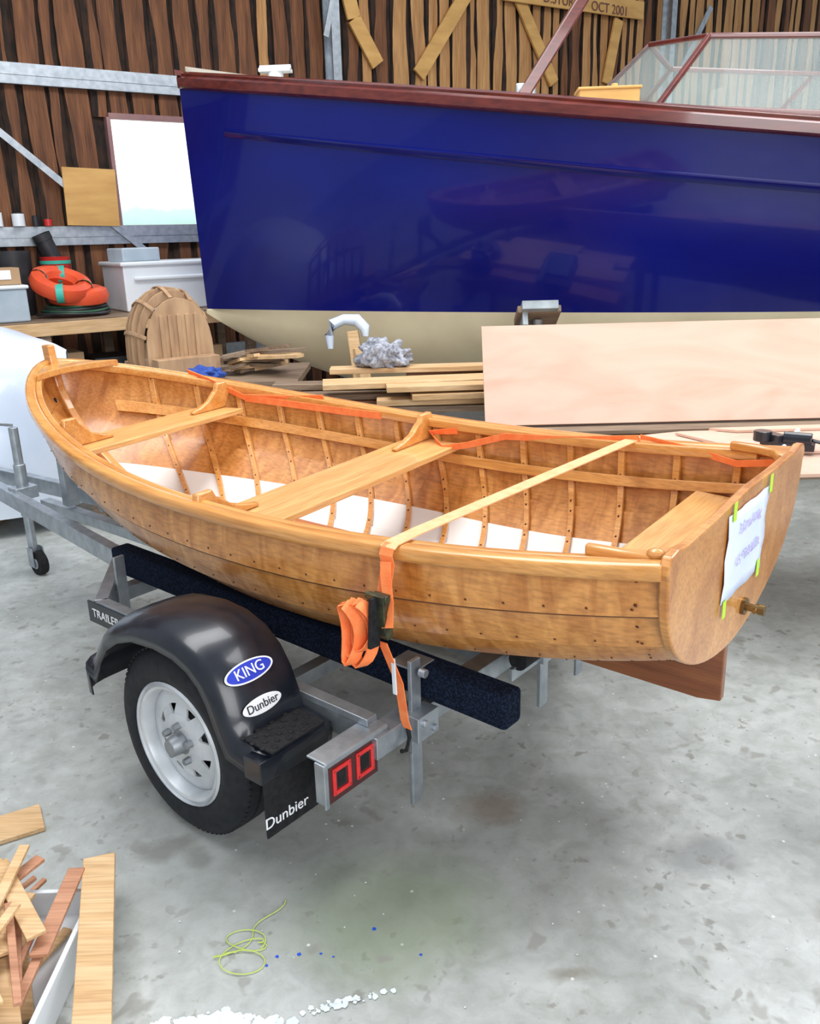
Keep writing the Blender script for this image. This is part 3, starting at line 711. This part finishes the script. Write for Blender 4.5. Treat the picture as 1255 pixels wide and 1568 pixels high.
# ---------------------------------------------------------------- hull props
sp=empty('hull_prop')
b=MB(); b.beam((-.22,5.28,0),(-.33,5.44,1.0),.09,.07,0); b.beam((-.14,5.2,.0),(-.30,5.40,.90),.08,.05,0); b.box((-.15,5.2,.03),(.7,.3,.06),0); b.obj('timber_shore',[pine],sp,bevel=.004)
b=MB()
b.tube([(-.47,5.40,.90),(-.475,5.41,.98),(-.45,5.42,1.05),(-.38,5.43,1.075),(-.30,5.42,1.07),(-.25,5.41,1.02),(-.25,5.40,.97)],[.018,.030,.038,.034,.040,.034,.02],10)
b.obj('plastic_padding',[tarpw],sp,smooth=True)
sp2=empty('boat_stand')
b=MB(); R=Matrix.Rotation(-.5,3,'X')
b.box((.74,4.86,1.15),(.20,.16,.05),0,R); b.box((.74,4.90,1.12),(.24,.18,.04),1,R); b.box((.66,4.89,1.10),(.03,.18,.14),0,R); b.cyl((.74,4.90,.25),(.74,4.90,1.10),.03,n=14,mi=2); b.cyl((.74,4.90,.1),(.74,4.90,.6),.04,n=14,mi=2)
for (dx,dy) in ((.35,.25),(-.35,.25),(.0,-.1)): b.cyl((.74+dx,4.92+dy,.02),(.74,4.92,.55),.022,n=10,mi=2)
b.obj('stand_parts',[greypad,pineg,galvd],sp2,bevel=.004)
# ---------------------------------------------------------------- plywood and lumber
b=MB(); b.beam((1.57,3.80,.735),(1.57,4.02,1.155),2.44,.012,0,up=(0,1,0)); b.obj('plywood_sheet',[plyp])
tb=empty('panel_table')
b=MB()
for x in(1.05,2.75):
    for y in(3.35,3.95): b.beam((x,y,0),(x,y,.70),.06,.06,0)
    b.beam((x,3.0,.66),(x,4.05,.66),.05,.08,0)
b.beam((.5,3.98,.66),(2.8,3.98,.66),.05,.08,0)
b.beam((.5,3.85,.715),(2.8,3.85,.715),.30,.02,0); b.beam((1.0,3.10,.68),(2.8,3.10,.68),.05,.04,0)
b.obj('trestle_frame',[pineg],tb,bevel=.004)
b=MB()
poly=[(.80,3.45),(.86,3.56),(1.0,3.62),(1.2,3.68),(2.9,3.70),(2.9,2.95),(1.1,2.95),(.9,3.2)]
b.prism(poly,(0,0,.712),(1,0,0),(0,1,0),.012,0); b.prism([(1.15,3.60),(2.8,3.69),(2.8,3.1),(1.35,3.25)],(0,0,.726),(1,0,0),(0,1,0),.010,0)
b.prism([(1.3,3.62),(2.8,3.68),(2.8,3.60),(1.4,3.56)],(0,0,.738),(1,0,0),(0,1,0),.010,0)
b.obj('panel_offcuts',[plyp],tb)
b=MB()
b.cyl((1.47,3.27,.775),(1.56,3.22,.775),.028,n=14); b.box((1.44,3.29,.765),(.05,.09,.05),0,Matrix.Rotation(.4,3,'Z')); b.cyl((1.40,3.30,.76),(1.40,3.30,.80),.035,n=16); b.tube([(1.56,3.22,.775),(1.62,3.2,.76),(1.66,3.24,.745)],.008,6); b.box((1.50,3.25,.75),(.16,.05,.03),0,Matrix.Rotation(-.5,3,'Z')); b.cyl((1.46,3.24,.745),(1.54,3.30,.80),.01,n=8,mi=1)
b.obj('power_sander',[blackp,white],None,bevel=.003)
lp=empty('lumber_pile'); random.seed(3)
b=MB()
for x in(-.25,.75): 
    b.beam((x,4.15,.70),(x,4.75,.70),.06,.06,2)
    for y in(4.2,4.7): b.beam((x,y,0),(x,y,.68),.05,.05,2)
specs=[(-.55,.95,4.20,4.18,.755,.14,.03,2),(-.5,1.0,4.36,4.38,.755,.16,.03,1),(-.3,1.1,4.55,4.52,.755,.16,.03,2),(-.15,1.0,4.18,4.20,.79,.12,.03,0),(-.6,.95,4.38,4.34,.79,.13,.028,2),(-.35,1.0,4.56,4.54,.79,.15,.03,2),
(.02,1.05,4.16,4.22,.82,.15,.03,0),(-.7,.9,4.50,4.42,.825,.12,.03,2),(-.42,.95,4.26,4.38,.865,.19,.028,0),(-.40,1.1,4.50,4.52,.90,.12,.028,0),(.0,1.1,4.60,4.66,.86,.10,.03,1),(-.1,.6,4.14,4.18,.86,.11,.028,0)]
for (x0,x1,y0,y1,z,w,t,mi) in specs: b.beam((x0,y0,z),(x1,y1,z),w,t,mi)
b.obj('boards',[pine,pinkb,pineg],lp,bevel=.003)
def lump(name,c,sc,m,parent=None,seed=0,amp=.35,fr=2.2):
    me=bpy.data.meshes.new(name); bm_=bmesh.new(); bmesh.ops.create_icosphere(bm_,subdivisions=4,radius=1)
    for v in bm_.verts:
        n=mnoise.noise(v.co*fr+V((seed,0,0)))+.5*mnoise.noise(v.co*fr*2.5+V((seed,5,0))); d=1+amp*n
        q=v.co*d; v.co=V((q.x*sc[0],q.y*sc[1],max(q.z,-.45)*sc[2]))
    bm_.to_mesh(me); bm_.free(); me.materials.append(m); me.polygons.foreach_set('use_smooth',[True]*len(me.polygons))
    o=bpy.data.objects.new(name,me); o.location=c; SC.collection.objects.link(o); o.parent=parent; return o
lump('grey_rag',(-.12,4.50,.955),(.115,.09,.085),ragg,None,3,.6,2.6)
# ---------------------------------------------------------------- mould table
mt=empty('work_table'); b=MB()
b.box((-1.25,5.05,.80),(1.3,.70,.04),0)
for x in(-1.8,-.7):
    for y in(4.77,5.33): b.beam((x,y,0),(x,y,.78),.07,.07,0)
b.beam((-1.8,4.72,.35),(-.7,4.72,.35),.04,.10,0)
b.obj('table_frame',[pineg],mt,bevel=.004)
mo=empty('hull_mould',(-1.38,5.04,.825),(0,0,-.95)); b=MB()
def arch(w,h,n=16):
    return [(-w*.93,0)]+[(-w*math.cos(math.pi*k/n),.10+(h-.10)*math.sin(math.pi*k/n)**.75) for k in range(n+1)]+[(w*.93,0)]
fr_=[(-.26,.14,.34),(-.18,.18,.42),(-.10,.215,.465),(-.03,.225,.49),(.04,.23,.495),(.11,.22,.48),(.19,.195,.44)]
for i,(x,w,h) in enumerate(fr_):
    outer=arch(w,h)
    if i==len(fr_)-1: b.prism(outer,(x,0,0),(0,1,0),(0,0,1),.014,0)
    else:
        inner=[(y*.84,z*.88) for y,z in outer][::-1]; inner[0]=(inner[0][0],0); inner[-1]=(inner[-1][0],0)
        b.prism(outer+inner,(x,0,0),(0,1,0),(0,0,1),.016,0)
for k in range(1,11):
    pts=[]
    for (x,w,h) in fr_:
        g=math.pi*k/11; pts.append(V((x,-(w+.005)*math.cos(g),.10+(h-.10+.005)*math.sin(g)**.75)))
    if k%2==1: b.ribbon(pts,.02,V((0,math.sin(g),math.cos(g))),.008,0)
for y in(-.10,-.05,0,.05,.10): b.box((.202,y,.20),(.010,.022,.30),0)
b.box((0,0,.03),(.60,.34,.06),0); b.box((.26,0,.07),(.10,.36,.10),0)
b.obj('frames_and_battens',[mdf],mo,bevel=.002)
b=MB(); random.seed(11)
for i in range(16):
    x=random.uniform(-1.0,-.75);y=random.uniform(4.85,5.2);a=random.uniform(-.9,.9);l=random.uniform(.12,.4)
    b.beam((x-l/2*math.cos(a),y-l/2*math.sin(a),.838+.007*i),(x+l/2*math.cos(a),y+l/2*math.sin(a),.84+.007*i+random.uniform(0,.05)),random.uniform(.03,.09),.018,random.choice([0,2,2,2]))
b.obj('scrap_wood_heap',[pine,pinkb,pineg],None)
lump('blue_cloth',(-1.13,4.80,.85),(.10,.07,.045),ragb,None,9,.5,2.)
b=MB(); random.seed(21)
for i in range(22):
    x=random.uniform(-1.2,-.6);y=random.uniform(5.75,6.0);a=random.uniform(-.3,.3);l=random.uniform(.3,.8);z=.03+.022*i
    b.beam((x-l/2*math.cos(a),y-l/2*math.sin(a),z),(x+l/2*math.cos(a),y+l/2*math.sin(a),z),random.uniform(.05,.15),.02,random.choice([0,1,2,2,2]))
b.obj('timber_offcut_stack',[pine,pinkb,pineg],None)
# ---------------------------------------------------------------- bench on the back wall
be=empty('workbench',WC,(0,0,WA)); b=MB()
b.box((-3.25,-.60,1.04),(2.4,.70,.035),0); b.box((-3.25,-.94,1.0),(2.4,.03,.09),1); b.box((-3.25,-.60,.55),(2.4,.60,.03),0)
for a_ in(-4.35,-3.7,-3.1,-2.15): b.box((a_,-.90,.51),(.07,.07,1.02),0); b.box((a_,-.3,.51),(.07,.07,1.02),0)
b.obj('bench_frame',[pineg,pine],be,bevel=.004)
ch=empty('white_fish_bin',WC,(0,0,WA)); b=MB()
b.box((-2.62,-.45,1.235),(.84,.52,.35),0); b.box((-2.62,-.45,1.405),(.88,.56,.03),0); b.box((-2.62,-.73,1.30),(.7,.02,.03),0); b.obj('bin_shell',[white],ch,bevel=.02)
b=MB(); b.box((-2.86,-.45,1.47),(.34,.2,.10),0,Matrix.Rotation(.3,3,'Z')); b.obj('foam_offcut',[clearp,cardb],ch,bevel=.01)
def bobj(name,mats,fn,**k):
    e=empty(name,WC,(0,0,WA)); b=MB(); fn(b); b.obj(name+'_body',mats,e,**k)
RP=[(.215,.0),(.20,.045),(.155,.062),(.11,.045),(.092,0),(.11,-.045),(.155,-.062),(.20,-.045)]
def f(b):
    b.lathe(RP,(-3.50,-.74,1.29),(.15,-.45,1),40,0,closed=True)
    b.lathe(RP,(-3.38,-.69,1.205),(.0,-.1,1),40,0,closed=True)
    for k in range(4):
        g=k*math.pi/2-1.9; c=V((-3.50+.15*math.cos(g),-.74+.15*math.sin(g),1.29+.45*.15*math.sin(g)-.02*math.cos(g))); t=V((-math.sin(g),math.cos(g),0))
        b.lathe([(.066,-.025),(.066,.025)],c,t,20,1)
bobj('lifebuoy',[lifeo,tealp],f,smooth=True)
def f(b):
    for i in range(4):
        pts=[V((-3.42+(.25-.02*i+.015*math.sin(3*g+i))*math.cos(g),-.70+(.17)*math.sin(g),1.084+.018*i+.006*math.sin(2*g+i))) for g in [math.tau*k/28 for k in range(28)]]
        b.tube(pts,.011,6,0 if i%2 else 1,True)
bobj('garden_hose',[greenp,blackt],f,smooth=True)
def f(b): 
    b.lathe([(.001,0),(.09,0),(.105,.28),(.11,.29),(.098,.29),(.085,.02),(.001,.02)],(-3.42,-.34,1.18),(0,0,1),28,0); b.lathe([(.108,.24),(.111,.265)],(-3.42,-.34,1.18),(0,0,1),28,1)
    b.cyl((-3.42,-.34,1.06),(-3.42,-.34,1.18),.10,n=24,mi=2)
bobj('red_bucket',[redp,tealp,blackt],f,smooth=True)
def f(b):
    b.lathe([(.001,0),(.11,0),(.125,.46),(.115,.46),(.1,.03)],(-3.70,-.28,1.06),(0,0,1),28,0)
bobj('black_drum',[blackt],f,smooth=True)
def f(b):
    b.lathe([(.001,0),(.06,0),(.065,.54),(.055,.54),(.05,.02)],(-3.26,-.16,1.12),(-.38,.0,1),24,0); b.lathe([(.07,.50),(.07,.55)],(-3.26,-.16,1.12),(-.38,.0,1),24,0)
bobj('drain_pipe',[blackt],f,smooth=True)
def f(b):
    b.box((-3.92,-.72,1.17),(.30,.36,.22),0); b.box((-3.92,-.72,1.29),(.33,.39,.025),1)
bobj('storage_tub',[clearp,white],f,bevel=.01)
def f(b): b.box((-3.90,-.70,1.36),(.24,.24,.11),0); b.box((-3.90,-.825,1.37),(.12,.004,.06),1); 
bobj('cardboard_box',[cardb,whites],f,bevel=.003)
def f(b):
    for (a_,z,w,h,m_) in ((-3.6,.69,.35,.24,0),(-3.2,.66,.30,.18,1),(-2.85,.70,.28,.26,0),(-2.5,.67,.3,.2,0),(-4.1,.7,.4,.26,2)): b.box((a_,-.62,z),(w,.36,h),m_)
    for (a_,z,w,h,m_) in ((-3.4,.15,.4,.3,0),(-2.75,.20,.36,.4,0),(-2.4,.15,.3,.3,2),(-4.0,.2,.5,.4,1)): b.box((a_,-.62,z),(w,.36,h),m_)
bobj('stored_boxes',[cardb,blackt,pineg],f,bevel=.005)
def f(b): b.box((-3.03,-.12,1.90),(.40,.012,.42),0,Matrix.Rotation(.03,3,'Y'))
bobj('plywood_offcut',[plyt],f)
def f(b):
    for i,(a_,r_,h,m_) in enumerate(((-3.58,.045,.09,0),(-3.46,.022,.07,1),(-3.37,.03,.05,2),(-3.72,.03,.10,0),(-3.82,.04,.08,1))): b.cyl((a_,-.09,1.693),(a_,-.09,1.693+h),r_,n=18,mi=m_); b.cyl((a_,-.09,1.693+h),(a_,-.09,1.70+h),r_*.9,n=18,mi=1)
bobj('paint_tins',[white,blackt,redp],f,bevel=.002)
# ---------------------------------------------------------------- plastic covered hull at left
b=MB(); rows=[]
for i in range(25):
    t=i/24; x=-3.7+1.80*t; wd=.45*(1-max(0,(t-.5)/.5)**2.4)**.6 if t<1 else 0.02; hh=1.36-.36*t**2
    r=[]
    for k in range(25):
        g=math.pi*k/24; c,s_=math.cos(g),math.sin(g)
        n=.03*mnoise.noise(V((x*3,k*.6,1)))
        r.append(V((x,4.85+(wd+n)*(abs(c)**.7)*(1 if c>0 else -1),.12+(hh-.12+n)*s_**.75)))
    rows.append(r)
b.grid(rows,0); b.box((-3.0,4.85,.06),(1.2,.5,.12),1)
b.obj('plastic_wrapped_dinghy',[tarpw,pineg],None,smooth=True)
# ---------------------------------------------------------------- things on the floor near the camera
oc=empty('offcut_crate',(-.88,1.48,0)); b=MB(); random.seed(5)
b.box((-.04,0,.012),(.28,.40,.02),3)
for (x,y,sx,sy) in ((-.18,0,.012,.40),(.10,0,.012,.40),(-.04,.2,.28,.012),(-.04,-.2,.28,.012)): b.box((x,y,.045),(sx,sy,.09),3)
b.beam((.085,.29,.108),(.255,-.26,.118),.075,.016,0)
for i in range(40):
    x=random.uniform(-.16,.06);y=random.uniform(-.16,.12);a=random.uniform(.9,2.3);l=random.uniform(.16,.36); z=.03+.0035*i
    b.beam((x-l/2*math.cos(a),y-l/2*math.sin(a),z),(x+l/2*math.cos(a),y+l/2*math.sin(a),z+random.uniform(-.01,.05)),random.uniform(.012,.045),.010,random.choice([0,0,0,1]))
b.obj('wood_offcuts',[pine,pinkb,pineg,white],oc,bevel=.002)
b=MB(); b.box((-1.16,2.02,.008),(.20,.12,.014),0,Matrix.Rotation(.5,3,'Z')); b.obj('loose_board',[pine],None,bevel=.002)
b=MB(); b.box((1.72,2.78,.01),(.5,.10,.018),0,Matrix.Rotation(.35,3,'Z')); b.obj('loose_plank',[pine],None,bevel=.002)
b=MB(); pts=[]
for i in range(150):
    t=i/149
    if t<.75: 
        g=t*24+.8*math.sin(t*13); r=.034+.018*math.sin(t*17)+.010*math.sin(t*41)
        pts.append(V((-.415+r*1.3*math.cos(g)+.03*math.sin(7*t),1.575+r*.8*math.sin(g)+.03*math.sin(9*t),.003+.002*math.sin(g*2)+.002)))
    else: k=(t-.75)/.25; e=pts[111]; pts.append(V((e.x+.09*k+.012*math.sin(k*9),e.y+.16*k,.004)))
b.tube(pts,.0012,5,0); b.obj('yellow_string',[stringy],None,smooth=True)
b=MB(); random.seed(9); zc=[.0008]
def splat(x,y,r,mi,n=11):
    zc[0]+=.00001
    b.add([V((x+r*random.uniform(.6,1.2)*math.cos(k*math.tau/n),y+r*random.uniform(.6,1.2)*math.sin(k*math.tau/n),zc[0])) for k in range(n)]+[V((x,y,zc[0]))],[(k,(k+1)%n,n) for k in range(n)],mi)
for (x,y,r) in ((-.33,1.555,.005),(-.28,1.56,.006),(-.23,1.56,.004),(-.35,1.53,.004),(-.11,1.63,.006),(.0,1.55,.004),(-.2,1.55,.003)): splat(x,y,r,0)
for i in range(140):
    x=-.42+random.gauss(0,.06);y=1.380+random.gauss(0,.012)-.1*(x+.42)**2; splat(x,y,random.uniform(.004,.014),1)
for i in range(60): 
    x=-.17+random.gauss(0,.035);y=1.425+random.gauss(0,.005)+.25*(x+.17); splat(x,y,random.uniform(.002,.008),1)
for i in range(80): splat(random.uniform(-.68,1.6),random.uniform(1.4,3.2),random.uniform(.0012,.0034),1,7)
sp_=b.obj('paint_splatter',[bluepaint,whitepaint])
# ---------------------------------------------------------------- light
w=bpy.data.worlds.new('world'); SC.world=w; w.use_nodes=True
bg=w.node_tree.nodes['Background']; bg.inputs[0].default_value=(.84,.92,1,1); bg.inputs[1].default_value=.52
def area(name,loc,tgt,sx,sy,pw,col=(1,1,1)):
    l=bpy.data.lights.new(name,'AREA'); l.shape='RECTANGLE'; l.size=sx; l.size_y=sy; l.energy=pw; l.color=col
    o=bpy.data.objects.new(name,l); o.location=loc; d=V(tgt)-V(loc); o.rotation_euler=d.to_track_quat('-Z','Y').to_euler(); SC.collection.objects.link(o)
area('door_daylight',(2.2,-3.2,2.8),(0.5,3,.8),4.5,3.2,290,(.97,.985,1))
area('skylight_a',(-1.2,3.0,5.0),(-1.,3.2,0),1.8,5,245,(.98,.99,1))
area('skylight_b',(3.0,4.0,5.0),(3.0,4.0,0),1.8,5,245,(.98,.99,1))
area('window_daylight',(-1.2,7.0,2.2),(0,3,.8),.7,.8,15,(.9,.95,1))
SC.view_settings.view_transform='Standard'
SC.view_settings.look='None'
